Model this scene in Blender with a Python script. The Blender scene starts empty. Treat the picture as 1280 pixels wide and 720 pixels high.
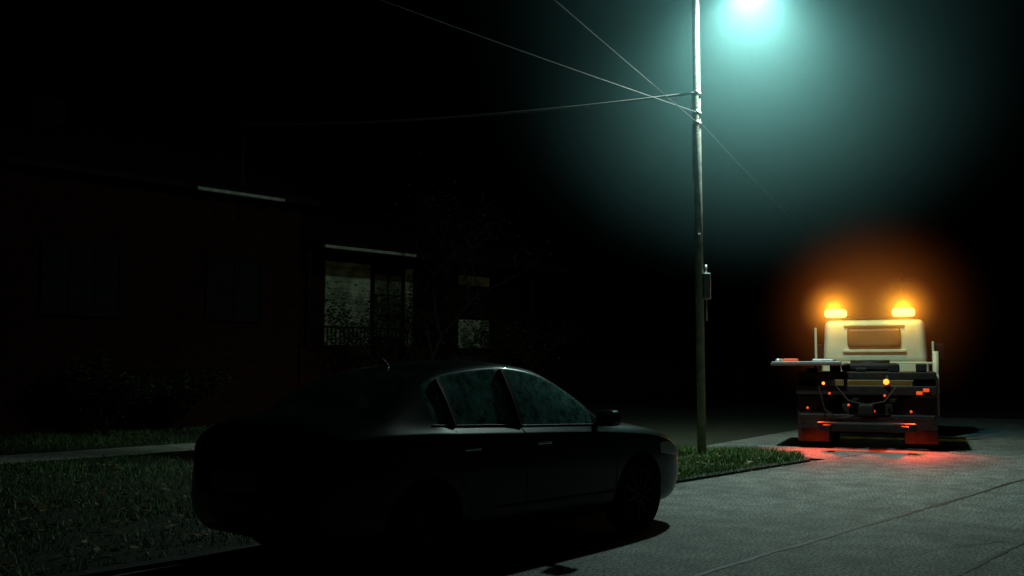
import bpy, bmesh, math, random
import numpy as np
from mathutils import Vector, Matrix
from mathutils.bvhtree import BVHTree
random.seed(7); np.random.seed(7)
scene=bpy.context.scene
scene.view_settings.view_transform='Standard'
scene.view_settings.look='None'
scene.view_settings.exposure=0
COL=scene.collection
ROAD_ROT=math.radians(48)

# ------------------------------------------------------------ materials
def new_mat(name):
    m=bpy.data.materials.new(name); m.use_nodes=True
    nt=m.node_tree; return m,nt,nt.nodes['Principled BSDF']
def ramp(nt,c0,c1,p0=.3,p1=.7):
    r=nt.nodes.new('ShaderNodeValToRGB')
    r.color_ramp.elements[0].position=p0; r.color_ramp.elements[1].position=p1
    r.color_ramp.elements[0].color=(*c0,1); r.color_ramp.elements[1].color=(*c1,1)
    return r
def mat(name,c0,c1=None,rough=.6,metal=0,scale=8,bump=0,bscale=None,coat=0,detail=6,p0=.3,p1=.7,spec=None):
    m,nt,b=new_mat(name)
    if c1 is None: c1=tuple(x*.8 for x in c0)
    tc=nt.nodes.new('ShaderNodeTexCoord')
    n=nt.nodes.new('ShaderNodeTexNoise'); n.inputs['Scale'].default_value=scale; n.inputs['Detail'].default_value=detail
    nt.links.new(tc.outputs['Object'],n.inputs['Vector'])
    r=ramp(nt,c0,c1,p0,p1); nt.links.new(n.outputs['Fac'],r.inputs['Fac'])
    nt.links.new(r.outputs['Color'],b.inputs['Base Color'])
    b.inputs['Roughness'].default_value=rough; b.inputs['Metallic'].default_value=metal
    b.inputs['Coat Weight'].default_value=coat; b.inputs['Coat Roughness'].default_value=.04
    if spec is not None: b.inputs['Specular IOR Level'].default_value=spec
    if bump:
        n2=nt.nodes.new('ShaderNodeTexNoise'); n2.inputs['Scale'].default_value=bscale or scale*3; n2.inputs['Detail'].default_value=5
        nt.links.new(tc.outputs['Object'],n2.inputs['Vector'])
        bp=nt.nodes.new('ShaderNodeBump'); bp.inputs['Strength'].default_value=bump; bp.inputs['Distance'].default_value=.02
        nt.links.new(n2.outputs['Fac'],bp.inputs['Height']); nt.links.new(bp.outputs['Normal'],b.inputs['Normal'])
    return m
def emis(name,col,s):
    m,nt,b=new_mat(name)
    b.inputs['Base Color'].default_value=(*[min(1,c*.6) for c in col],1)
    b.inputs['Emission Color'].default_value=(*col,1); b.inputs['Emission Strength'].default_value=s
    return m

# ------------------------------------------------------------ mesh helpers
def link(o,parent=None,loc=(0,0,0),rotz=0):
    COL.objects.link(o)
    o.location=loc; o.rotation_euler=(0,0,rotz)
    if parent: o.parent=parent
    return o
def empty(name,loc=(0,0,0),rotz=0):
    e=bpy.data.objects.new(name,None); e.empty_display_size=.2
    return link(e,None,loc,rotz)
def mesh_obj(name,verts,faces,mats,parent=None,loc=(0,0,0),rotz=0,smooth=False,midx=None):
    me=bpy.data.meshes.new(name); me.from_pydata([tuple(v) for v in verts],[],faces)
    for m in (mats if isinstance(mats,(list,tuple)) else [mats]): me.materials.append(m)
    if midx is not None: me.polygons.foreach_set('material_index',midx)
    if smooth: me.polygons.foreach_set('use_smooth',[True]*len(me.polygons))
    me.update(); me.validate()
    return link(bpy.data.objects.new(name,me),parent,loc,rotz)
class B:
    """accumulate several shaped pieces in one mesh"""
    def __init__(s): s.bm=bmesh.new()
    def box(s,x0,x1,y0,y1,z0,z1,bev=.01,mi=0,rot=None,seg=2,taper=None):
        t=bmesh.new(); bmesh.ops.create_cube(t,size=1)
        for v in t.verts:
            top=v.co.z>0
            v.co=Vector((v.co.x*(x1-x0),v.co.y*(y1-y0),v.co.z*(z1-z0)))
            if taper and top: v.co.x*=taper[0]; v.co.y*=taper[1]
        if bev>0: bmesh.ops.bevel(t,geom=t.edges[:],offset=bev,segments=seg,affect='EDGES',profile=.5)
        c=Vector(((x0+x1)/2,(y0+y1)/2,(z0+z1)/2))
        M=Matrix.Translation(c)@(rot.to_4x4() if rot else Matrix.Identity(4))
        s._add(t,M,mi)
    def cyl(s,p0,p1,r0,r1=None,mi=0,n=20,bev=0):
        p0=Vector(p0);p1=Vector(p1); r1=r0 if r1 is None else r1
        t=bmesh.new(); bmesh.ops.create_cone(t,cap_ends=True,segments=n,radius1=r0,radius2=r1,depth=(p1-p0).length)
        q=(p1-p0).to_track_quat('Z','Y')
        s._add(t,Matrix.Translation((p0+p1)/2)@q.to_matrix().to_4x4(),mi,n>8)
    def sph(s,c,sc,mi=0,n=20):
        t=bmesh.new(); bmesh.ops.create_uvsphere(t,u_segments=n,v_segments=n//2,radius=1)
        s._add(t,Matrix.Translation(c)@Matrix.Diagonal((*sc,1)),mi,True)
    def lathe(s,prof,c,axis='Y',mi=0,n=40):
        t=bmesh.new(); rings=[]
        for i in range(n):
            a=2*math.pi*i/n
            rings.append([t.verts.new((r*math.cos(a),h,r*math.sin(a))) for r,h in prof])
        for i in range(n):
            for j in range(len(prof)-1):
                t.faces.new((rings[i][j],rings[i][j+1],rings[(i+1)%n][j+1],rings[(i+1)%n][j]))
        bmesh.ops.recalc_face_normals(t,faces=t.faces[:])
        s._add(t,Matrix.Translation(c),mi,True)
    def tube(s,pts,r,mi=0,n=6):
        pts=[Vector(p) for p in pts]; t=bmesh.new(); rings=[]
        for i,p in enumerate(pts):
            d=(pts[min(i+1,len(pts)-1)]-pts[max(i-1,0)]).normalized()
            q=d.to_track_quat('Z','Y'); rr=r[i] if isinstance(r,(list,tuple)) else r
            rings.append([t.verts.new(p+q@Vector((rr*math.cos(2*math.pi*k/n),rr*math.sin(2*math.pi*k/n),0))) for k in range(n)])
        for i in range(len(rings)-1):
            for k in range(n): t.faces.new((rings[i][k],rings[i][(k+1)%n],rings[i+1][(k+1)%n],rings[i+1][k]))
        s._add(t,Matrix.Identity(4),mi,True)
    def _add(s,t,M,mi,smooth=False):
        t.transform(M)
        for f in t.faces: f.material_index=mi; f.smooth=smooth
        me=bpy.data.meshes.new('tmp'); t.to_mesh(me); t.free()
        s.bm.from_mesh(me); bpy.data.meshes.remove(me)
    def done(s,name,mats,parent=None,loc=(0,0,0),rotz=0):
        me=bpy.data.meshes.new(name); s.bm.to_mesh(me); s.bm.free()
        for m in (mats if isinstance(mats,(list,tuple)) else [mats]): me.materials.append(m)
        return link(bpy.data.objects.new(name,me),parent,loc,rotz)

# ------------------------------------------------------------ camera (f = 1244 px at 1280)
cam=bpy.data.cameras.new('camera'); cam.lens=35; cam.sensor_width=36; cam.clip_end=2000
co=bpy.data.objects.new('camera',cam); COL.objects.link(co)
co.location=(0,0,1.5); co.rotation_euler=(math.radians(90+4.37),0,0)
scene.camera=co

# ------------------------------------------------------------ night sky
w=bpy.data.worlds.new('World'); scene.world=w; w.use_nodes=True
nt=w.node_tree; bg=nt.nodes['Background']
sk=nt.nodes.new('ShaderNodeTexSky'); sk.sky_type='NISHITA'; sk.sun_disc=False
sk.sun_elevation=math.radians(-4); sk.sun_rotation=math.radians(200)
nt.links.new(sk.outputs['Color'],bg.inputs['Color']); bg.inputs['Strength'].default_value=.0005

# ------------------------------------------------------------ surfaces
def asphalt():
    m,nt,b=new_mat('worn_road')
    tc=nt.nodes.new('ShaderNodeTexCoord')
    def noise(s,d=6):
        n=nt.nodes.new('ShaderNodeTexNoise'); n.inputs['Scale'].default_value=s; n.inputs['Detail'].default_value=d
        nt.links.new(tc.outputs['Object'],n.inputs['Vector']); return n
    big=noise(.5); mid=noise(3,8); fine=noise(38,5)
    r1=ramp(nt,(.10,.112,.104),(.17,.184,.172),.3,.7); nt.links.new(big.outputs['Fac'],r1.inputs['Fac'])
    r2=ramp(nt,(.55,.55,.55),(1.2,1.2,1.2),.33,.66); nt.links.new(mid.outputs['Fac'],r2.inputs['Fac'])
    r3=ramp(nt,(.1,.1,.1),(2.1,2.1,2.05),.38,.64); nt.links.new(fine.outputs['Fac'],r3.inputs['Fac'])
    m1=nt.nodes.new('ShaderNodeMix'); m1.data_type='RGBA'; m1.blend_type='MULTIPLY'; m1.inputs[0].default_value=1
    nt.links.new(r1.outputs[0],m1.inputs[6]); nt.links.new(r2.outputs[0],m1.inputs[7])
    m2=nt.nodes.new('ShaderNodeMix'); m2.data_type='RGBA'; m2.blend_type='MULTIPLY'; m2.inputs[0].default_value=1
    nt.links.new(m1.outputs[2],m2.inputs[6]); nt.links.new(r3.outputs[0],m2.inputs[7])
    nt.links.new(m2.outputs[2],b.inputs['Base Color'])
    b.inputs['Roughness'].default_value=.75
    bp=nt.nodes.new('ShaderNodeBump'); bp.inputs['Strength'].default_value=.9; bp.inputs['Distance'].default_value=.015
    nt.links.new(fine.outputs['Fac'],bp.inputs['Height']); nt.links.new(bp.outputs['Normal'],b.inputs['Normal'])
    return m
M_road=asphalt()
M_seal=mat('joint_sealant',(.008,.008,.008),(.02,.02,.02),rough=.6,scale=20)
M_soil=mat('lawn_soil',(.010,.016,.006),(.024,.029,.012),rough=.95,scale=3,bump=.8,bscale=30)
M_dark_bed=mat('dark_bed_ground',(.006,.005,.004),(.018,.014,.010),rough=1,scale=14,bump=.9,bscale=40,spec=.05)
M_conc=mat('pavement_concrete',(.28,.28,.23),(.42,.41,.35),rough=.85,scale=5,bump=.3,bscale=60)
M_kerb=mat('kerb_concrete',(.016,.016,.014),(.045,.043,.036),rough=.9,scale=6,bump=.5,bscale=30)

EU=15.2; EV=6.95
mesh_obj('ground',[(-400,-400,-.03),(400,-400,-.03),(400,400,-.03),(-400,400,-.03)],[(0,1,2,3)],M_soil)
mesh_obj('road',[(-150,-2.3,0),(200,-2.3,0),(200,EV,0),(30,EV,0),(29,10.2,0),(22,10.6,0),(EU-.05,9.6,0),(EU-.05,EV,0),(-150,EV,0)],
   [(0,1,2,3,7,8),(3,4,5,6,7)],M_road,rotz=ROAD_ROT)
def crack(name,pts,wd=.022,amp=.03,step=.12):
    vs=[];fs=[]
    P=[]
    for (a,b) in zip(pts[:-1],pts[1:]):
        L=math.hypot(b[0]-a[0],b[1]-a[1]); n=max(2,int(L/step))
        for i in range(n): P.append((a[0]+(b[0]-a[0])*i/n,a[1]+(b[1]-a[1])*i/n))
    P.append(pts[-1]); off=0
    for i,p in enumerate(P):
        q=P[min(i+1,len(P)-1)]; o=P[max(i-1,0)]
        tx,ty=q[0]-o[0],q[1]-o[1]; l=math.hypot(tx,ty) or 1; nx,ny=-ty/l,tx/l
        off=off*.9+random.uniform(-1,1)*amp*.5; ww=wd*random.uniform(.5,1.4)
        cx,cy=p[0]+nx*off,p[1]+ny*off
        vs+= [(cx+nx*ww/2,cy+ny*ww/2,.004),(cx-nx*ww/2,cy-ny*ww/2,.004)]
        if i: k=2*i; fs.append((k-2,k-1,k+1,k))
    return vs,fs
allv=[];allf=[]
for pts,wd,amp in [([(-10,3.9),(60,3.72)],.045,.02),([(-10,2.5),(40,2.5)],.032,.03),
                   ([(10.4,3.8),(10.5,6.9)],.014,.02),([(5.6,3.8),(5.7,6.9)],.014,.02),([(15.5,-2),(15.5,3.7)],.015,.02),
                   ([(9.0,-2),(9.1,3.8)],.014,.03),([(15.4,6.9),(28,6.9)],.02,.02),([(11,3.7),(12.2,4.6),(12.8,5.9),(14.2,6.8)],.008,.06),
                   ([(6.8,3.9),(8.0,3.0),(9.3,2.6)],.008,.07)]:
    v,f=crack('c',pts,wd,amp); o=len(allv); allv+=v; allf+=[tuple(i+o for i in q) for q in f]
rj=mesh_obj('road_joints',allv,allf,M_seal); rj.parent=bpy.data.objects['road']

def slab(name,outline,z0,z1,m):
    n=len(outline); vs=[(x,y,z1) for x,y in outline]+[(x,y,z0) for x,y in outline]
    fs=[tuple(range(n))]+[(i,i+n,(i+1)%n+n,(i+1)%n) for i in range(n)]
    return mesh_obj(name,vs,fs,m,rotz=ROAD_ROT)
def corner(cx,cy,r,a0,a1,n=10):
    return [(cx+r*math.cos(math.radians(a0+(a1-a0)*i/n)),cy+r*math.sin(math.radians(a0+(a1-a0)*i/n))) for i in range(n+1)]
CR=.7; GV=EV+.10
inner=[(-150,GV)]+corner(EU-.1-CR,GV+CR,CR,-90,0)+[(EU-.1,15.4)]
outer=[(-150,EV)]+corner(EU-.1-CR,GV+CR,CR+.10,-90,0)+[(EU,15.4)]
slab('grass_verge',inner+[(-150,15.4)],-.03,.04,M_soil)
slab('dark_bed',[(8.6,9.3),(11,8.95),(13,9.15),(EU-.12,9.0),(EU-.12,15.38),(8.2,15.38),(7.9,11.5)],.036,.048,M_dark_bed)  # near-black bed in place of grass behind the pole
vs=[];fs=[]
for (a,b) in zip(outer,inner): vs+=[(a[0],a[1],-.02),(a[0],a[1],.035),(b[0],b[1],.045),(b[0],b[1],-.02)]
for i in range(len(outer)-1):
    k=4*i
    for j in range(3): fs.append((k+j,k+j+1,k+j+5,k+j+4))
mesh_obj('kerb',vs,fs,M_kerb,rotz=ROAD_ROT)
b=B()
u=-30
while u<EU-.2:
    b.box(u,min(u+1.48,EU),15.42,16.6,-.02,.065,.01); u+=1.5
b.done('sidewalk',M_conc,rotz=ROAD_ROT)
slab('lawn',[(-150,16.62),(EU,16.62),(EU,60),(-150,60)],-.03,.05,M_soil)

# grass + leaves ------------------------------------------------------
M_grass=mat('grass_blade',(.040,.115,.022),(.11,.20,.045),rough=.6,scale=1.3,p0=.35,p1=.65)
def blades(name,regs,m):
    V=[]
    for (u0,u1,v0,v1,dens,h,wd) in regs:
        n=int((u1-u0)*(v1-v0)*dens)
        U=np.random.uniform(u0,u1,n);W=np.random.uniform(v0,v1,n)
        pat=np.sin(U*2.1+np.sin(W*1.7)*2)*np.cos(W*2.6+U*.7)
        keep=(np.random.rand(n)<.62+.38*pat)
        keep&=~((U>EU-.1-CR)&(U<EU+.3)&(W<GV+CR)&(np.hypot(U-(EU-.1-CR),W-GV-CR)>CR))
        U=U[keep];W=W[keep];n=len(U)
        a=np.random.uniform(0,2*math.pi,n);H=h*np.random.uniform(.4,1.4,n)*(1+.4*pat[keep])
        lx=np.random.normal(0,.5,n)*H;ly=np.random.normal(0,.5,n)*H
        dx=np.cos(a)*wd;dy=np.sin(a)*wd
        T=np.empty((n,3,3));z0=.038
        T[:,0]=np.stack([U-dx,W-dy,np.full(n,z0)],1);T[:,1]=np.stack([U+dx,W+dy,np.full(n,z0)],1)
        T[:,2]=np.stack([U+lx,W+ly,z0+H],1)
        V.append(T.reshape(-1,3))
    V=np.concatenate(V);n=len(V)//3
    me=bpy.data.meshes.new(name);me.vertices.add(len(V));me.vertices.foreach_set('co',V.ravel())
    me.loops.add(len(V));me.loops.foreach_set('vertex_index',np.arange(len(V),dtype=np.int32))
    me.polygons.add(n);me.polygons.foreach_set('loop_start',np.arange(0,3*n,3,dtype=np.int32))
    me.materials.append(m);me.update();me.validate()
    return link(bpy.data.objects.new(name,me),None,(0,0,0),ROAD_ROT)
blades('grass',[(-3,8.2,GV,15.35,600,.055,.006),(8.2,EU-.1,GV,9.1,2800,.085,.007),(8.6,EU-.3,9.1,9.5,700,.07,.007),(10.5,EU-.8,EV-.06,EV+.25,1300,.06,.006),(-4,EU-.1,16.7,21,300,.07,.009)],M_grass)
M_leaf=mat('dead_leaf',(.10,.06,.025),(.26,.19,.10),rough=.7,scale=2)
V=[];F=[]
for i in range(1500):
    if random.random()<.8: x=random.uniform(-2,EU-.9);y=GV+.1+abs(random.gauss(0,3.0))
    else: x=random.uniform(-2,EU-.3);y=random.uniform(16.7,20.5)
    if y>21 or (x>8 and y>9.3 and random.random()<.75): continue
    z=.06+random.uniform(0,.03); s=random.uniform(.018,.045); a=random.uniform(0,6.28); tl=random.uniform(-.6,.6)
    M=Matrix.Translation((x,y,z))@Matrix.Rotation(a,4,'Z')@Matrix.Rotation(tl,4,'X')
    k=len(V)
    for q in [(-1.2,0,0),(-.3,.6,.15),(.6,.5,.1),(1.2,0,.3),(.5,-.6,.1),(-.4,-.5,0)]: V.append(M@(Vector(q)*s))
    F.append(tuple(range(k,k+6)))
for i in range(160):
    x=random.uniform(-1,18);y=EV-.02-abs(random.gauss(0,.35)); s=random.uniform(.012,.03); a=random.uniform(0,6.28)
    M=Matrix.Translation((x,y,.012))@Matrix.Rotation(a,4,'Z')@Matrix.Rotation(random.uniform(-.2,.2),4,'X'); k=len(V)
    for q in [(-1.2,0,0),(-.3,.6,.15),(.6,.5,.1),(1.2,0,.3),(.5,-.6,.1),(-.4,-.5,0)]: V.append(M@(Vector(q)*s))
    F.append(tuple(range(k,k+6)))
mesh_obj('fallen_leaves',V,F,M_leaf,rotz=ROAD_ROT)

# ------------------------------------------------------------ street lamp on pole
PX,PY=3.06,16.2
M_wood=mat('weathered_pole',(.22,.21,.18),(.42,.40,.35),rough=.8,scale=9,bump=.5,bscale=40)
M_galv=mat('galvanised_steel',(.35,.36,.36),(.5,.5,.5),rough=.45,metal=.8,scale=12)
M_cable=mat('cable',(.22,.22,.22),(.32,.32,.32),rough=.5,scale=10)
M_lamp=emis('lamp_lens',(.80,1,.95),60)
sl=empty('street_lamp',(PX,PY,0))
b=B()
b.cyl((0,0,-.3),(0,0,9.2),.072,.055,n=24); b.done('pole',M_wood,sl)
b=B(); dz=.30
b.tube([(0.05,0,7.55+dz),(.2,0,7.8+dz),(.45,0,7.98+dz),(.75,0,8.03+dz),(.88,0,8.03+dz)],.024,n=10)
b.box(.03,.11,-.05,.05,7.4+dz,7.68+dz,.01)
b.done('lamp_arm',M_galv,sl)
b=B()
b.box(.66,1.20,-.15,.15,7.90+dz,8.12+dz,.05,0,seg=4,taper=(.8,.6))
b.cyl((.95,0,8.10+dz),(.95,0,8.18+dz),.03)
b.done('lamp_housing',M_galv,sl)
b=B(); b.sph((.92,0,7.84+dz),(.34,.15,.14),0,24); b.done('lamp_lens',M_lamp,sl)
b=B()
b.box(.055,.17,-.09,.09,2.55,2.98,.015); b.cyl((.11,0,2.98),(.11,0,3.12),.02); b.cyl((.11,0,2.2),(.11,0,2.55),.015)
b.box(-.03,.02,-.085,-.06,3.5,3.62,.004)
b.done('meter_box',M_galv,sl)
b=B()
for z in (5.95,5.62,5.45):
    b.cyl((-.02,-.08,z),(-.02,-.17,z),.018,n=10); b.cyl((-.02,-.12,z-.04),(-.02,-.12,z+.04),.035,n=12)
    b.cyl((0,0,z-.03),(0,0,z+.03),.078,n=20)
b.tube([(-.08,-.03,5.95),(-.09,-.05,5.7),(-.085,-.05,5.3),(-.08,-.02,4.5)],.012)
b.done('wire_brackets',M_galv,sl)
def plight(name,loc,e,col,r,parent,typ='POINT',**k):
    l=bpy.data.lights.new(name,typ); l.energy=e; l.color=col
    l.shadow_soft_size=r
    for a,v in k.items(): setattr(l,a,v)
    o=bpy.data.objects.new(name,l); COL.objects.link(o); o.location=loc; o.parent=parent; return o
LC=(.68,1,.90)
plight('lamp_glow',(.92,0,7.64+dz),260,(.55,1,.92),.10,sl)
plight('lamp_beam',(.92,0,7.66+dz),2400,LC,.10,sl,'SPOT',spot_size=math.radians(146),spot_blend=1.0)

def pole(x,y):
    e=empty('utility_pole',(x,y,0)); b=B(); b.cyl((0,0,-.3),(0,0,9),.13,.09,n=20)
    b.box(-.9,.9,-.05,.05,8.3,8.42,.01)
    for q in (-.8,0,.8): b.cyl((q,0,8.42),(q,0,8.6),.035,.02,n=10)
    b.done('pole',M_wood,e)
def uv(u,v): c,s=math.cos(ROAD_ROT),math.sin(ROAD_ROT); return (u*c-v*s,u*s+v*c)
pA=(-11.5,-16.6); pB=uv(-25,8.57); pC=(3.06+3.64*8,16.2+8.2*8)
for p in (pA,pB,pC): pole(*p)
def wire(p,q,sag,r=.011,n=40):
    p=Vector(p);q=Vector(q); b=B()
    b.tube([p.lerp(q,i/n)-Vector((0,0,4*sag*(i/n)*(1-i/n))) for i in range(n+1)],r,n=6)
    b.done('power_line',M_cable)
hx,hy=uv(13.4,20.9)
wire((PX-.02,PY-.12,5.95),(hx,hy,7.35),.16,.022)
wire((PX-.02,PY-.12,5.45),(pA[0],pA[1],5.3),.0+.15,.006)
wire((PX-.02,PY-.12,5.62),(pB[0],pB[1],7.2),.45,.006)
wire((PX+.02,PY+.08,5.55),(pC[0],pC[1],5.3),.5,.005)

# ------------------------------------------------------------ car
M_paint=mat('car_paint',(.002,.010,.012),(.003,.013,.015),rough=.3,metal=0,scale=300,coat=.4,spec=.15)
M_black=mat('black_trim',(.006,.006,.006),(.010,.010,.010),rough=.5,scale=30,spec=.2)
M_rubber=mat('tyre_rubber',(.010,.010,.010),(.018,.018,.018),rough=.9,scale=20,spec=.1)
M_alloy=mat('wheel_alloy',(.015,.016,.018),(.03,.03,.033),rough=.5,metal=.6,scale=10)
M_chrome=mat('chrome',(.6,.6,.6),(.7,.7,.7),rough=.12,metal=1,scale=10)
M_seat=mat('seat_cloth',(.012,.012,.013),(.02,.02,.02),rough=.9,scale=60)
M_red=mat('red_lens',(.10,.006,.006),(.08,.004,.004),rough=.15,scale=40,coat=.5)
M_headl=mat('headlight_lens',(.6,.62,.6),(.85,.87,.84),rough=.18,metal=.1,scale=25,coat=1)
M_plate=mat('number_plate',(.2,.2,.21),(.3,.3,.3),rough=.5,scale=8)
def glass(name,tint,dew,lo=.25,nscale=5):
    m,nt,b=new_mat(name); nt.nodes.remove(b); out=nt.nodes['Material Output']
    tc=nt.nodes.new('ShaderNodeTexCoord')
    n=nt.nodes.new('ShaderNodeTexNoise'); n.inputs['Scale'].default_value=nscale; n.inputs['Detail'].default_value=9; n.inputs['Roughness'].default_value=.8
    nt.links.new(tc.outputs['Object'],n.inputs['Vector'])
    mr=nt.nodes.new('ShaderNodeMapRange'); mr.inputs[1].default_value=.38; mr.inputs[2].default_value=.64
    mr.inputs[3].default_value=dew*lo; mr.inputs[4].default_value=dew
    nt.links.new(n.outputs['Fac'],mr.inputs[0])
    t=nt.nodes.new('ShaderNodeBsdfTransparent'); t.inputs[0].default_value=(*tint,1)
    tr=nt.nodes.new('ShaderNodeBsdfTranslucent'); tr.inputs[0].default_value=(.42,.95,.86,1)  # teal of the lamplight is put into the dew colour, here and below
    df=nt.nodes.new('ShaderNodeBsdfDiffuse'); df.inputs[0].default_value=(.42,.95,.86,1)
    dm=nt.nodes.new('ShaderNodeMixShader'); dm.inputs[0].default_value=.6
    nt.links.new(tr.outputs[0],dm.inputs[1]); nt.links.new(df.outputs[0],dm.inputs[2])
    g=nt.nodes.new('ShaderNodeBsdfGlossy'); g.inputs['Roughness'].default_value=.04; g.inputs[0].default_value=(.8,.85,.85,1)
    fr=nt.nodes.new('ShaderNodeFresnel'); fr.inputs[0].default_value=1.45
    a=nt.nodes.new('ShaderNodeMixShader'); nt.links.new(mr.outputs[0],a.inputs[0]); nt.links.new(t.outputs[0],a.inputs[1]); nt.links.new(dm.outputs[0],a.inputs[2])
    c=nt.nodes.new('ShaderNodeMixShader'); nt.links.new(fr.outputs[0],c.inputs[0]); nt.links.new(a.outputs[0],c.inputs[1]); nt.links.new(g.outputs[0],c.inputs[2])
    nt.links.new(c.outputs[0],out.inputs['Surface']); return m
M_glass=glass('lamp_teal_dewy_glass',(.85,.95,.93),.85,.12,10)
M_glass2=glass('brightened_dewy_glass',(.85,.95,.93),.98,.6,9)  # extra dew added to brighten the windscreen and left windows
M_rglass=glass('rear_glass',(.5,.56,.56),.12,.3,7)

cu,cv=uv(6.22,6.10)
car=empty('parked_car',(cu,cv,0),ROAD_ROT)
# x,w,zb,zs,kind,yr,zr,zt
ST=[(-2.22,.74,.36,.90,'d',0,0,.99),
 (-2.15,.83,.28,.98,'d',0,0,1.08),
 (-1.95,.88,.22,1.03,'d',0,0,1.14),
 (-1.72,.902,.20,1.05,'d',0,0,1.16),
 (-1.62,.91,.20,1.05,'g',.68,1.14,1.19),
 (-1.35,.915,.19,1.045,'g',.64,1.285,1.345),
 (-1.20,.915,.19,1.04,'g',.63,1.345,1.41),
 (-1.05,.915,.19,1.03,'g',.615,1.39,1.46),
 (-.96,.915,.19,1.025,'g',.61,1.41,1.48),
 (-.65,.915,.19,1.015,'g',.60,1.45,1.52),
 (-.33,.915,.19,1.00,'g',.60,1.465,1.54),
 (-.22,.915,.19,.997,'g',.60,1.465,1.54),
 (.13,.915,.19,.985,'g',.60,1.43,1.505),
 (.44,.915,.19,.972,'g',.63,1.315,1.38),
 (.70,.912,.19,.96,'g',.69,1.16,1.215),
 (.85,.91,.19,.95,'g',.73,1.05,1.09),
 (.98,.908,.20,.94,'d',0,0,1.025),
 (1.48,.90,.20,.905,'d',0,0,.975),
 (1.86,.87,.20,.835,'d',0,0,.895),
 (2.06,.82,.20,.75,'d',0,0,.80),
 (2.17,.72,.24,.65,'d',0,0,.69)]
def ring(s):
    x,w,zb,zs,k,yr,zr,zt=s
    p=[(0,zb),(w-.16,zb),(w-.05,zb+.06),(w,.50),(w-.012,(.5+zs)/2+.06),(w-.02,zs-.045),(w-.085,zs+.012)]
    if k=='d':
        d=zt-zs-.012
        p+=[(w*.80,zs+.012+d*.35),(w*.70,zs+.012+d*.6),(w*.58,zs+.012+d*.78),(w*.32,zs+.012+d*.95),(0,zt)]
    else:
        y6,z6=p[6]; p+=[((y6*.52+yr*.48)+.012,(z6+zr)/2),(yr,zr),(yr-.065,zr+(zt-zr)*.55),(yr*.5,zt-.012),(0,zt)]
    return [(x,y,z) for y,z in p]
NR=22
verts=[];faces=[];mid=[]
for i,s in enumerate(ST):
    r=ring(s); dx=[0]*12
    if i==0: dx=[.02,.0,-.03,-.05,-.01,.0,0,.01,.01,.01,.0,0]
    if i==len(ST)-1: dx=[-.03,-.02,.02,.04,.03,.0,-.02,-.02,-.02,-.02,-.01,0]
    r=[(x+dx[k],y,z) for k,(x,y,z) in enumerate(r)]
    verts+=[(x,-y,z) for x,y,z in r]+[(x,y,z) for x,y,z in r[10:0:-1]]
def kk(j): return j if j<11 else 21-j
gl_side=[(6,7),(8,9),(9,10),(11,12),(12,13),(13,14)]
for i in range(len(ST)-1):
    for j in range(NR):
        a=i*NR+j; b_=i*NR+(j+1)%NR
        faces.append((a,b_,b_+NR,a+NR)); k=kk(j); m=0
        if k in(6,7) and (i,i+1) in gl_side: m=1 if j<11 else 3
        if k in(9,10) and 4<=i<=6: m=4
        if k in(9,10) and 12<=i<=14: m=3
        if k in(6,7) and i in (7,10): m=2
        if k in(0,): m=2
        mid.append(m)
def cap(i,bow,rev):
    base=i*NR; C={}
    for k in range(1,11):
        x,y,z=verts[base+k]
        bw=bow*(1 if k<=4 else .8 if k==5 else .4)
        C[k]=len(verts); verts.append((x+bw,0,z))
    R=lambda k: base+k
    L=lambda k: base+(NR-k)%NR if k not in(0,11) else base+k
    def add(f): faces.append(tuple(f) if not rev else tuple(reversed(f))); mid.append(0)
    add((R(0),R(1),C[1])); add((R(0),C[1],L(1)))
    for k in range(1,10):
        add((R(k),R(k+1),C[k+1],C[k])); add((C[k],C[k+1],L(k+1),L(k)))
    add((R(10),R(11),C[10])); add((C[10],R(11),L(10)))
cap(0,-.10,False); cap(len(ST)-1,.16,True)
me=bpy.data.meshes.new('body'); me.from_pydata(verts,[],faces)
me.polygons.foreach_set('material_index',mid)
bm=bmesh.new(); bm.from_mesh(me); bmesh.ops.recalc_face_normals(bm,faces=bm.faces[:])
cr=bm.edges.layers.float.new('crease_edge')
for e in bm.edges:
    ms={f.material_index for f in e.link_faces}
    if len(ms)>1: e[cr]=.7
    ks=[v.index%NR for v in e.verts if v.index<len(ST)*NR]
    if len(ks)==2 and ks[0]==ks[1] and ks[0] in (5,17): e[cr]=.6
bm.to_mesh(me); bm.free()
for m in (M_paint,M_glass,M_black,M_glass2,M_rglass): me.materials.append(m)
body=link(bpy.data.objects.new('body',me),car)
sd=body.modifiers.new('s','SUBSURF'); sd.levels=3; sd.render_levels=3
cuts=[]
WX=(-1.34,1.30)
for wx in WX:
    for sgn in (-1,1):
        bm=bmesh.new(); bmesh.ops.create_cone(bm,cap_ends=True,segments=64,radius1=.375,radius2=.375,depth=.5)
        bm.transform(Matrix.Translation((wx,sgn*.87,.335))@Matrix.Rotation(math.pi/2,4,'X'))
        cm=bpy.data.meshes.new('cut'); bm.to_mesh(cm); bm.free(); cm.materials.append(M_black)
        c=link(bpy.data.objects.new('cut',cm),car); cuts.append(c)
        bo=body.modifiers.new('b','BOOLEAN'); bo.operation='DIFFERENCE'; bo.object=c; bo.solver='EXACT'
        try: bo.material_mode='TRANSFER'
        except Exception: pass
bpy.context.view_layer.update()
dg=bpy.context.evaluated_depsgraph_get()
nm=bpy.data.meshes.new_from_object(body.evaluated_get(dg))
body.modifiers.clear(); body.data=nm
for c in cuts: bpy.data.objects.remove(c)
nm.polygons.foreach_set('use_smooth',[True]*len(nm.polygons))
try: nm.set_sharp_from_angle(angle=math.radians(40))
except Exception: pass
bvh=BVHTree.FromPolygons([v.co for v in nm.vertices],[tuple(p.vertices) for p in nm.polygons])
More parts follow.
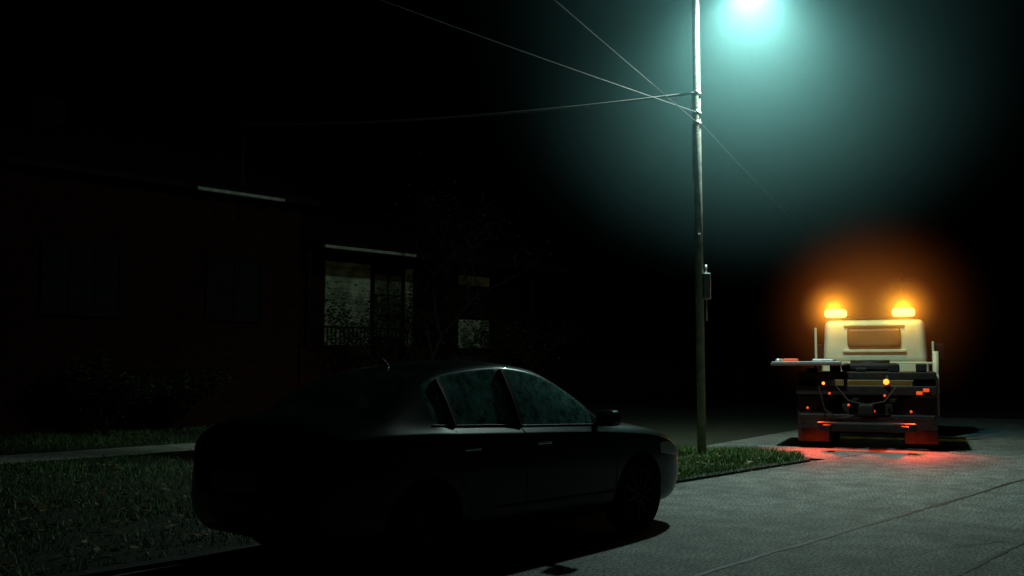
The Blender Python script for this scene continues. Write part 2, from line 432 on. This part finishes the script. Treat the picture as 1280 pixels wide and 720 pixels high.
def side_hit(x,z,sgn=-1,off=.002):
    h=bvh.ray_cast(Vector((x,sgn*3,z)),Vector((0,-sgn,0)))
    return h[0]+h[1]*off if h[0] else None
def drape(pts,r,b,mi=0,sgn=-1,step=.04,off=.0):
    out=[]
    for a,c in zip(pts[:-1],pts[1:]):
        n=max(1,int(math.hypot(c[0]-a[0],c[1]-a[1])/step))
        for i in range(n):
            h=side_hit(a[0]+(c[0]-a[0])*i/n,a[1]+(c[1]-a[1])*i/n,sgn,off)
            if h is not None: out.append(h)
    h=side_hit(*pts[-1],sgn,off)
    if h is not None: out.append(h)
    if len(out)>1: b.tube(out,r,mi,6)
b=B(); tr=B()
for sgn in (-1,1):
    for pts in [[(-.27,1.0),(-.27,.24)],[(.83,.93),(.93,.7),(.92,.3),(.90,.24)],[(-1.02,1.01),(-1.03,.75),(-.98,.62),(-.9,.5),(-.84,.24)],[(-.84,.24),(.90,.24)]]:
        drape(pts,.0045,b,0,sgn)
    drape([(-1.23,1.058),(-1.0,1.045),(-.6,1.032),(-.2,1.011),(.4,.991),(.7,.980),(.82,.972)],.008,tr,0,sgn)
    # door-frame pillars over the glass edges
    drape([(-1.005,1.04),(-1.005,1.20),(-1.01,1.38)],.020,tr,0,sgn)
    drape([(-.275,1.01),(-.275,1.25),(-.28,1.45)],.022,tr,0,sgn)
    drape([(-.6,.42),(.9,.40)],.012,b,0,sgn)
b.done('panel_gaps',M_black,car); tr.done('window_moulding',M_black,car)
b=B()
for sgn in(-1,1):
    for hx_ in (-.90,-.08):
        p=side_hit(hx_,.87,sgn,.02); b.box(p.x-.09,p.x+.09,p.y-.012,p.y+.012,p.z-.012,p.z+.012,.01,seg=3)
b.done('door_handles',M_chrome,car)
b=B()
for sgn in(-1,1):
    b.box(.60,.76,sgn*1.0-.10,sgn*1.0+.10,.975,1.11,.045,0,seg=4,taper=(.8,.9))
    b.box(.67,.75,sgn*.89-.06,sgn*.89+.06,.975,1.005,.01)
    b.box(.592,.602,sgn*1.0-.075,sgn*1.0+.075,.995,1.09,.004,1)
b.done('door_mirrors',[M_paint,M_black],car)
def wrap(name,cx,cy,a0,a1,zf,m,n=16,mrows=6,off=.005):
    V=[];F=[]
    for i in range(n+1):
        t=i/n;a=math.radians(a0+(a1-a0)*t); z0,z1=zf(t)
        for j in range(mrows+1):
            z=z0+(z1-z0)*j/mrows; d=Vector((math.cos(a),math.sin(a),0))
            o=Vector((cx,cy,z))+d*2.5; h=bvh.ray_cast(o,-d)
            if h[0] is None: V.append(Vector((cx,cy,z))+d*.5)
            else: V.append(h[0]+d*off)
    for i in range(n):
        for j in range(mrows):
            k=i*(mrows+1)+j; F.append((k,k+1,k+mrows+2,k+mrows+1))
    return mesh_obj(name,V,F,m,car,smooth=True)
for sgn in(-1,1):
    wrap('headlight',1.45,sgn*.35,sgn*12,sgn*70,lambda t:(.58+.10*t,.705+.095*t-.03*max(0,t-.8)*5),M_headl)
    wrap('tail_light',-1.66,sgn*.35,180-sgn*10 if sgn>0 else 190,180-sgn*62 if sgn>0 else 242,lambda t:(.74+.04*t,.86+.04*t),M_red)
wrap('grille',1.4,0,-14,14,lambda t:(.40,.58),M_black,off=.006)
wrap('rear_bumper_insert',-1.5,0,160,200,lambda t:(.38,.46),M_black)
h=bvh.ray_cast(Vector((-4,0,.70)),Vector((1,0,0)))[0]
b=B(); b.box(h.x-.02,h.x-.006,-.26,.26,.62,.76,.004); b.done('number_plate',M_plate,car)
b=B(); b.tube([(-.93,0,1.46),(-.96,0,1.51),(-1.0,0,1.55)],[.022,.012,.004],n=8); b.done('roof_antenna',M_black,car)
def wheel(parent,x,y,r,wd,sgn):
    b=B()
    h=wd/2
    b.lathe([(r*.66,-h*.9),(r*.72,-h),(r*.93,-h*.98),(r*.985,-h*.8),(r,-h*.5),(r,h*.5),(r*.985,h*.8),(r*.93,h*.98),(r*.72,h),(r*.66,h*.9)],(x,y,r),mi=0)
    b.lathe([(r*.66,-h*.9),(r*.62,-h*.8),(r*.6,0),(r*.62,h*.8),(r*.66,h*.9)],(x,y,r),mi=1)
    for i in range(10):
        a=2*math.pi*i/10+.2
        p1=(x+math.cos(a)*.05,y+sgn*h*.62,r+math.sin(a)*.05); p2=(x+math.cos(a)*r*.64,y+sgn*h*.75,r+math.sin(a)*r*.64)
        b.cyl(p1,p2,.026,.018,1,8)
    b.cyl((x,y+sgn*h*.2,r),(x,y+sgn*h*.72,r),.07,.055,1,20)
    b.cyl((x,y-sgn*h*.3,r),(x,y-sgn*h*.1,r),r*.5,None,2,28)
    b.done('wheel',[M_rubber,M_alloy,M_black],parent)
for x in WX:
    for sgn in(-1,1): wheel(car,x,sgn*.79,.335,.215,sgn)
b=B()
for sx,yy in ((-.08,-.37),(-.08,.37)):
    b.box(sx-.25,sx+.27,yy-.25,yy+.25,.42,.58,.06,seg=3)
    R=Matrix.Rotation(math.radians(-14),3,'Y')
    b.box(sx-.40,sx-.26,yy-.24,yy+.24,.52,1.12,.06,rot=R,seg=3)
    b.box(sx-.50,sx-.40,yy-.13,yy+.13,1.14,1.32,.05,seg=3)
b.box(-1.1,-.7,-.65,.65,.42,.60,.06); b.box(-1.32,-1.16,-.62,.62,.55,1.08,.06,rot=Matrix.Rotation(math.radians(-18),3,'Y'))
for yy in(-.36,.36): b.box(-1.36,-1.27,yy-.12,yy+.12,1.08,1.22,.04)
b.box(.50,.94,-.74,.74,.70,.93,.08,seg=3); b.box(-1.6,.95,-.75,.75,.26,.30,.0)
b.box(-1.70,-1.26,-.64,.64,1.04,1.07,.01)
b.done('seats_and_dashboard',M_seat,car)
b=B(); ring_=[(.43+.07*math.cos(a),.37+.18*math.sin(a),.95+.17*math.cos(a)) for a in [i*math.pi/12 for i in range(25)]]
b.tube(ring_,.014,n=8); b.tube([(.55,.37,.87),(.43,.37,.95)],.03); b.done('steering_wheel',M_black,car)

# ------------------------------------------------------------ tow truck
M_cream=mat('truck_cab_paint',(.62,.52,.32),(.74,.63,.42),rough=.5,scale=3,coat=.3,bump=.05,bscale=4)
M_steel=mat('dark_steel',(.006,.0055,.005),(.018,.016,.014),rough=.6,metal=0,scale=12,bump=.2,spec=.2)
M_alu=mat('tread_aluminium',(.30,.30,.30),(.5,.5,.5),rough=.45,metal=.7,scale=25)
M_tglass=mat('dark_glass',(.22,.09,.03),(.30,.13,.04),rough=.25,scale=2,coat=.5)
M_amber=emis('amber_beacon',(1,.46,.08),5.0)
M_mark=emis('marker_lamp',(1,.22,.02),3.5)
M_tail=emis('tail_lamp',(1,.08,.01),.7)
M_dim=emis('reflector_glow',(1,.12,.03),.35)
tt=empty('tow_truck',(6.32,17.8,0),math.radians(67.5))
CX=3.0
b=B()
b.box(CX,CX+2.0,-1.04,1.04,.95,1.55,.06,seg=4)
b.box(CX+.02,CX+1.75,-1.02,1.02,1.5,2.42,.13,seg=5,taper=(.92,.96))
b.box(CX+1.9,CX+3.1,-.95,.95,.8,1.5,.12,seg=4,taper=(.9,.92))
b.box(CX-.022,CX+.06,-.62,.62,1.74,1.80,.015); b.box(CX+.03,CX+.12,-.60,.60,2.285,2.33,.012)
b.done('cab',M_cream,tt)
b=B()
b.box(CX+.0,CX+.08,-.52,.52,1.84,2.25,.07,rot=Matrix.Rotation(math.radians(5.5),3,'Y'),seg=4)
for sgn in(-1,1): b.box(CX+.5,CX+1.5,sgn*1.0-.012,sgn*1.0+.012,1.65,2.2,.01,rot=Matrix.Rotation(sgn*math.radians(2.5),3,'X'))
b.done('cab_windows',M_tglass,tt)
b=B()
b.box(CX+.15,CX+.40,-.85,.90,2.44,2.48,.01,0)
for s_ in(-.72,.72): b.box(CX+.2,CX+.3,s_-.03,s_+.03,2.37,2.45,.005,0)
b.done('beacon_bar',M_steel,tt)
b=B()
for s_ in(-.58,.76):
    b.box(CX+.12,CX+.42,s_-.22,s_+.22,2.485,2.65,.06,0,seg=4)
b.done('beacon_lamps',M_amber,tt)
b=B()
for s_ in(-1.12,1.12):
    b.box(CX-.35,CX-.30,s_-.022,s_+.022,1.0,2.25 if s_>0 else 1.95,.01,0)
b.box(CX-.35,CX-.29,-1.12,1.12,1.50,1.54,.01,0)
b.cyl((CX-.9,-1.16,.95),(CX-.9,-1.16,1.75),.05,.05,0,16)
b.box(CX-1.2,CX-1.12,-1.2,-1.12,.5,1.3,.01)
b.done('headache_rack',M_cream,tt)
b=B()
b.box(-.1,2.7,-1.14,1.18,1.22,1.36,.02)
b.box(0,2.6,.75,1.17,.72,1.21,.03); b.box(0,2.6,-1.13,-.75,.72,1.21,.03)
b.box(-.25,-.1,-1.15,1.2,.95,1.12,.02); b.box(-.2,6.0,-.42,-.30,.55,.8,.01); b.box(-.2,6.0,.30,.42,.55,.8,.01)
b.box(-.32,-.22,-1.1,1.15,.52,.62,.02)
b.box(.9,1.7,-.5,.5,1.36,1.52,.05); b.cyl((1.25,-.35,1.47),(1.25,.35,1.47),.11,n=20)
b.box(-.15,-.06,-1.14,-.60,.12,.92,.008); b.box(-.15,-.06,.65,1.19,.12,.92,.008)
b.box(-.6,.9,-.12,.12,.62,.80,.02); b.box(-.75,-.6,-.8,.8,.35,.50,.03)
for s_ in (-.62,.62): b.box(-1.0,-.6,s_-.06,s_+.06,.36,.46,.01)
for s_ in (-.9,-.45,.1,.55,.95):
    b.box(.1,.35,s_-.09,s_+.09,1.36,1.36+random.uniform(.06,.16),.02)
b.cyl((-.2,.35,.9),(-.2,.35,1.3),.03); b.cyl((-.2,-.35,.9),(-.2,-.35,1.3),.03)
b.tube([(-.3,-.5,1.1),(-.38,-.3,.85),(-.36,0,.78),(-.38,.3,.86),(-.3,.5,1.1)],.018)
b.tube([(-.3,.8,1.1),(-.4,.7,.7),(-.36,.45,.55),(-.38,.2,.6)],.014)
b.done('tow_bed',M_steel,tt)
b=B()
b.box(-.35,1.5,.35,1.62,1.475,1.52,.012,0); b.box(-.4,-.3,.4,1.6,1.50,1.55,.01,0)
for k in range(6): b.box(-.30+.3*k,-.26+.3*k,.4,1.6,1.522,1.535,.003,0)
b.cyl((-.3,1.5,1.55),(.2,1.5,1.55),.05,None,0,12); b.box(-.38,-.2,1.15,1.4,1.52,1.60,.02,1)
b.cyl((.3,.9,1.36),(.3,.9,1.48),.03); b.box(.1,.5,.55,.95,1.52,1.60,.03,0)
b.done('wheel_lift_plate',[M_alu,M_dim],tt)
b=B()
b.sph((-.27,-.33,1.19),(.03,.05,.05),0,14); b.sph((-.27,.72,1.16),(.02,.026,.026),0,14)
b.done('marker_lamps',M_mark,tt)
b=B()
for s_,z in ((-.86,1.0),(-.97,1.05)): b.box(-.275,-.25,s_-.05,s_+.05,z-.03,z+.03,.012)
b.done('tail_lamps',M_tail,tt)
b=B()
for s_,z in ((.30,.78),(1.0,.72),(-.12,.68),(-.72,.68),(.62,.98),(-.3,.95)): b.cyl((-.30,s_,z),(-.27,s_,z),.022,None,0,14)
b.done('glowing_reflectors',M_tail,tt)  # their red shine is emission, taken from the tail lamp material
for x in(1.0,5.2):
    for sgn in(-1,1):
        wheel(tt,x,sgn*.98,.42,.26,sgn)
        if x<3: wheel(tt,x,sgn*.70,.42,.24,sgn)
b=B()
for sgn in(-1,1):
    b.box(CX+1.6,CX+1.68,sgn*1.25-.10,sgn*1.25+.10,1.55,1.95,.03); b.cyl((CX+1.6,sgn*.95,1.7),(CX+1.64,sgn*1.2,1.7),.015)
b.done('door_mirrors',M_black,tt)
for s_ in(-.58,.76):
    plight('beacon_light',(CX-.14,s_,2.64),48,(1,.37,.05),.06,tt)
for s_ in(-.75,.85):
    o=plight('tail_light_glow',(-.55,s_,.70),150,(1,.05,.006),.04,tt,'SPOT',spot_size=math.radians(140),spot_blend=.7)
    o.rotation_euler=(0,math.radians(18),0)

# ------------------------------------------------------------ added tinted haze spheres that give the lamps their bloom
def bloom_haze(loc,R,dens,power,col):
    bm=bmesh.new(); bmesh.ops.create_icosphere(bm,subdivisions=3,radius=R)
    me=bpy.data.meshes.new('bloom_haze'); bm.to_mesh(me); bm.free()
    m=bpy.data.materials.new('bloom_haze'); m.use_nodes=True; nt=m.node_tree
    nt.nodes.remove(nt.nodes['Principled BSDF']); out=nt.nodes['Material Output']
    tc=nt.nodes.new('ShaderNodeTexCoord'); mp=nt.nodes.new('ShaderNodeMapping'); mp.inputs['Scale'].default_value=(1/R,)*3
    g=nt.nodes.new('ShaderNodeTexGradient'); g.gradient_type='SPHERICAL'
    nt.links.new(tc.outputs['Object'],mp.inputs[0]); nt.links.new(mp.outputs[0],g.inputs[0])
    p=nt.nodes.new('ShaderNodeMath'); p.operation='POWER'; p.inputs[1].default_value=power; nt.links.new(g.outputs['Fac'],p.inputs[0])
    q=nt.nodes.new('ShaderNodeMath'); q.operation='MULTIPLY'; q.inputs[1].default_value=dens; nt.links.new(p.outputs[0],q.inputs[0])
    v=nt.nodes.new('ShaderNodeVolumeScatter'); v.inputs['Color'].default_value=(*col,1); nt.links.new(q.outputs[0],v.inputs['Density'])
    nt.links.new(v.outputs[0],out.inputs['Volume'])
    me.materials.append(m); return link(bpy.data.objects.new('bloom_haze',me),None,loc)
bloom_haze((PX+.95,PY,7.8),5.2,.080,1.6,(.44,.90,.92))  # teal of the street lamp halo is put into the scatter colour
c,s=math.cos(math.radians(67.5)),math.sin(math.radians(67.5))
bloom_haze((6.32+CX*c,17.8+CX*s,2.55),2.7,.9,3.0,(1,.22,.06))  # added haze, coloured red for the fringe of the beacon halo
for s_ in(-.58,.76):
    bloom_haze((6.32+(CX-.1)*c-s_*s,17.8+(CX-.1)*s+s_*c,2.62),.75,2.6,1.6,(1,.34,.08))  # small dense haze added for the orange bloom around each beacon

# ------------------------------------------------------------ brick house
def brick_mat():
    m,nt,b=new_mat('brick_wall')
    tc=nt.nodes.new('ShaderNodeTexCoord'); sp=nt.nodes.new('ShaderNodeSeparateXYZ'); cb=nt.nodes.new('ShaderNodeCombineXYZ')
    ad=nt.nodes.new('ShaderNodeMath'); nt.links.new(tc.outputs['Object'],sp.inputs[0])
    nt.links.new(sp.outputs[0],ad.inputs[0]); nt.links.new(sp.outputs[1],ad.inputs[1])
    nt.links.new(ad.outputs[0],cb.inputs[0]); nt.links.new(sp.outputs[2],cb.inputs[1])
    br=nt.nodes.new('ShaderNodeTexBrick'); br.inputs['Scale'].default_value=1
    br.inputs['Brick Width'].default_value=.22; br.inputs['Row Height'].default_value=.075; br.inputs['Mortar Size'].default_value=.008
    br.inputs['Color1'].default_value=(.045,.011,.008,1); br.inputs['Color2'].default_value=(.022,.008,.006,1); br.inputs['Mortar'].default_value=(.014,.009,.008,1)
    nt.links.new(cb.outputs[0],br.inputs['Vector']); nt.links.new(br.outputs['Color'],b.inputs['Base Color']); b.inputs['Roughness'].default_value=.95
    b.inputs['Specular IOR Level'].default_value=.05
    return m
M_brick=brick_mat()
M_roof=mat('roof_shingle',(.008,.008,.008),(.015,.014,.013),rough=.95,scale=20,bump=.6,spec=.05)
M_white=mat('white_trim',(.35,.35,.30),(.6,.58,.50),rough=.6,scale=6)
M_brown_shade=mat('brown_shaded_trim',(.008,.007,.006),(.014,.012,.010),rough=.8,scale=6,spec=.1)  # brown trim; also colours the gutter stretches that lie in shade
M_siding=mat('cream_siding',(.30,.32,.20),(.74,.74,.52),rough=.7,scale=2.5,p0=.4,p1=.6)
M_wglass=mat('dark_window_glass',(.006,.007,.007),(.009,.009,.009),rough=.7,scale=4,spec=.1)
hs=empty('brick_house',(0,0,0),ROAD_ROT)
b=B()
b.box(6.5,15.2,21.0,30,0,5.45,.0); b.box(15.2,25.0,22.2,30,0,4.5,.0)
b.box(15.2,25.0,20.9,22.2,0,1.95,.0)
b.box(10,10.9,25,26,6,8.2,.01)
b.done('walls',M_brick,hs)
def gable(u0,u1,v0,v1,z0,z1,name):
    vm=(v0+v1)/2
    V=[(u0,v0,z0),(u1,v0,z0),(u1,vm,z1),(u0,vm,z1),(u0,v1,z0),(u1,v1,z0)]
    V2=[(x,y,z-.14) for x,y,z in V]
    V=V+V2; F=[(0,1,2,3),(3,2,5,4),(6,9,8,7),(9,10,11,8),(0,6,7,1),(4,5,11,10),(0,3,9,6),(3,4,10,9),(1,7,8,2),(2,8,11,5)]
    mesh_obj(name,V,F,M_roof,hs)
gable(6.1,15.45,20.5,30.5,5.65,7.7,'main_roof'); gable(15.47,25.4,20.4,30.4,4.62,6.2,'porch_roof')
b=B()
b.box(6.1,11.9,20.42,20.5,5.5,5.60,.01,1); b.box(11.92,14.3,20.38,20.5,5.48,5.56,.02); b.box(14.32,15.4,20.42,20.5,5.5,5.60,.01,1)  # pale only where lamplight falls; the shaded stretches are coloured dark
b.box(15.48,18.6,20.30,20.4,4.45,4.53,.02); b.box(18.62,25.4,20.33,20.4,4.44,4.55,.01,1)  # same split on the eave: lit stretch pale, the rest coloured as shade
for u_ in (15.5,20.35,24.3): b.box(u_-.06,u_+.06,20.95,21.07,1.95,4.4,.01,1)
b.done('gutters_and_posts',[M_white,M_brown_shade],hs)
def window(u0,u1,z0,z1,v,nv=2,nh=2,fm=None,gm=None):
    g=B(); g.box(u0,u1,v-.03,v-.01,z0,z1,0,0); g.done('window_glass',gm or M_wglass,hs)
    f=B()
    f.box(u0-.08,u0,v-.08,v+.0,z0-.08,z1+.08,.006); f.box(u1,u1+.08,v-.08,v+.0,z0-.08,z1+.08,.006)
    f.box(u0,u1,v-.078,v+.0,z1,z1+.08,.004); f.box(u0,u1,v-.10,v+.0,z0-.08,z0,.004)
    for i in range(1,nv): q=u0+(u1-u0)*i/nv; f.box(q-.02,q+.02,v-.06,v-.032,z0,z1,.002)
    for i in range(1,nh): q=z0+(z1-z0)*i/nh; f.box(u0,u1,v-.055,v-.033,q-.02,q+.02,.002)
    f.done('window_frame',fm or M_brown_shade,hs)
def siding(u0,u1,z0,z1,v):
    s_=B(); z=z0
    while z<z1-.05:
        s_.box(u0,u1,v-.045,v-.004,z,min(z+.195,z1),.004,rot=Matrix.Rotation(math.radians(-4),3,'X')); z+=.2
    s_.done('siding',M_siding,hs)
M_curt=mat('curtained_glass',(.12,.13,.08),(.30,.30,.2),rough=.6,scale=2)
siding(16.9,18.5,2.0,4.35,22.19); siding(19.85,20.15,2.0,4.35,22.19)
window(18.65,19.7,2.3,4.1,22.2,2,3,None,M_curt)
siding(22.1,23.5,2.0,2.9,22.19); siding(22.1,23.5,4.0,4.3,22.19)
window(22.2,23.4,3.05,3.85,22.2,2,1)
window(12.6,14.0,2.6,4.0,21.0); window(8.8,10.4,2.6,4.0,21.0,3)
b=B(); b.box(20.6,21.4,22.12,22.19,1.96,4.05,.01); b.done('front_door',M_brown_shade,hs)
b=B(); b.box(21.42,21.5,22.10,22.19,1.96,4.15,.01); b.done('door_frame',M_white,hs)
b=B()
for i in range(3): b.box(20.72,21.28,22.10,22.115,2.2+i*.62,2.7+i*.62,.005)
b.done('door_panes',M_wglass,hs)
b=B()
for q in [15.7+.14*i for i in range(31)]: b.box(q-.012,q+.012,21.0,21.02,2.0,2.45,0)
for q in [21.95+.14*i for i in range(17)]: b.box(q-.012,q+.012,21.0,21.02,2.0,2.45,0)
b.box(15.6,20.3,20.98,21.03,2.45,2.50,.005); b.box(21.9,24.3,20.98,21.03,2.45,2.50,.005)
for i in range(9): b.box(20.4,21.8,20.9-.3*(i+1),20.9-.3*i-.002,0,1.95-.21*(i+1),.01,1)
b.done('porch_railing_and_steps',[M_steel,M_kerb],hs)
b=B(); b.cyl((13.4,20.9,5.0),(13.4,20.9,7.5),.03); b.done('service_mast',M_steel,hs)

# ------------------------------------------------------------ shrubs / trees
M_bark=mat('bark',(.018,.015,.012),(.04,.034,.028),rough=.95,scale=10,bump=.8,bscale=30,spec=.1)
M_fol=mat('foliage',(.015,.028,.008),(.04,.055,.02),rough=.7,scale=2,spec=.2)
def plant(name,u,v,h,leaves,depth=4,spread=.7,r0=.05,seed=1,z0=.04,lsz=.05,trunk=.3,nstem=1):
    rnd=random.Random(seed); b=B(); tips=[]
    def grow(p,d,L,r,k):
        pts=[p]; rr=[r]
        for i in range(4):
            d=(d+Vector((rnd.uniform(-1,1),rnd.uniform(-1,1),rnd.uniform(-.3,.6)))*.16).normalized()
            p=p+d*L/4; pts.append(p); rr.append(r*(1-.1*(i+1)))
        b.tube(pts,rr,0,5 if k<depth else 8)
        if k<=2: tips.extend(pts[1:])
        if k>0:
            for i in range(rnd.choice((2,3,3))):
                a=rnd.uniform(0,6.28); q=Vector((math.cos(a),math.sin(a),rnd.uniform(-.1,.6)))
                grow(pts[rnd.choice((-1,-1,-2))],(d*(1-spread*.6)+q*spread).normalized(),L*rnd.uniform(.6,.8),r*.58,k-1)
    e=empty(name,(*uv(u,v),z0),ROAD_ROT)
    for i in range(nstem):
        a=rnd.uniform(0,6.28)
        grow(Vector((0,0,0)),Vector((math.cos(a)*.5*(nstem>1),math.sin(a)*.5*(nstem>1),1)).normalized(),h*trunk,r0,depth)
    b.done('branches',M_bark,e)
    if leaves:
        V=[];F=[]
        for i in range(leaves):
            t=rnd.choice(tips)+Vector([rnd.gauss(0,.12*h/3) for _ in range(3)])
            R=Matrix.Rotation(rnd.uniform(0,6.28),3,'Z')@Matrix.Rotation(rnd.uniform(-1.2,1.2),3,'X'); k=len(V); s_=lsz*rnd.uniform(.6,1.3)
            for q in [(-1,0,0),(0,.5,.1),(1,0,0),(0,-.5,.1)]: V.append(t+R@(Vector(q)*s_))
            F.append((k,k+1,k+2,k+3))
        mesh_obj('leaves',V,F,M_fol,e)
plant('bare_tree',17.9,19.3,7.5,900,5,.6,.07,3,trunk=.30)
plant('shrub',17.0,20.0,5.4,2200,3,.8,.035,5,nstem=4)
plant('shrub',18.9,19.9,6.2,2400,3,.8,.035,21,nstem=4)
plant('shrub',9.6,19.8,2.4,2500,3,.8,.03,8,nstem=5)
plant('shrub',11.4,20.0,2.2,2200,3,.8,.03,9,nstem=5)
plant('shrub',22.6,19.8,5.0,1700,3,.8,.035,10,nstem=4)
plant('maple_tree',4.5,19.5,8,5000,5,.6,.16,12,lsz=.10,trunk=.3)
plant('maple_tree',27.0,30,10,6000,5,.6,.18,14,lsz=.12,trunk=.3)
fe=empty('wooden_fence',(0,0,0),ROAD_ROT); b=B()
for i in range(14):
    u_=25.6+i*1.8; b.box(u_-.05,u_+.05,23.95,24.05,0,1.75,.01)
for z in(.5,1.3): b.box(25.6,49,23.9,23.945,z,z+.1,.005)
u_=25.7
while u_<49: b.box(u_,u_+.13,23.87,23.895,.1,1.65,.003); u_+=.145
b.done('boards',M_bark,fe)
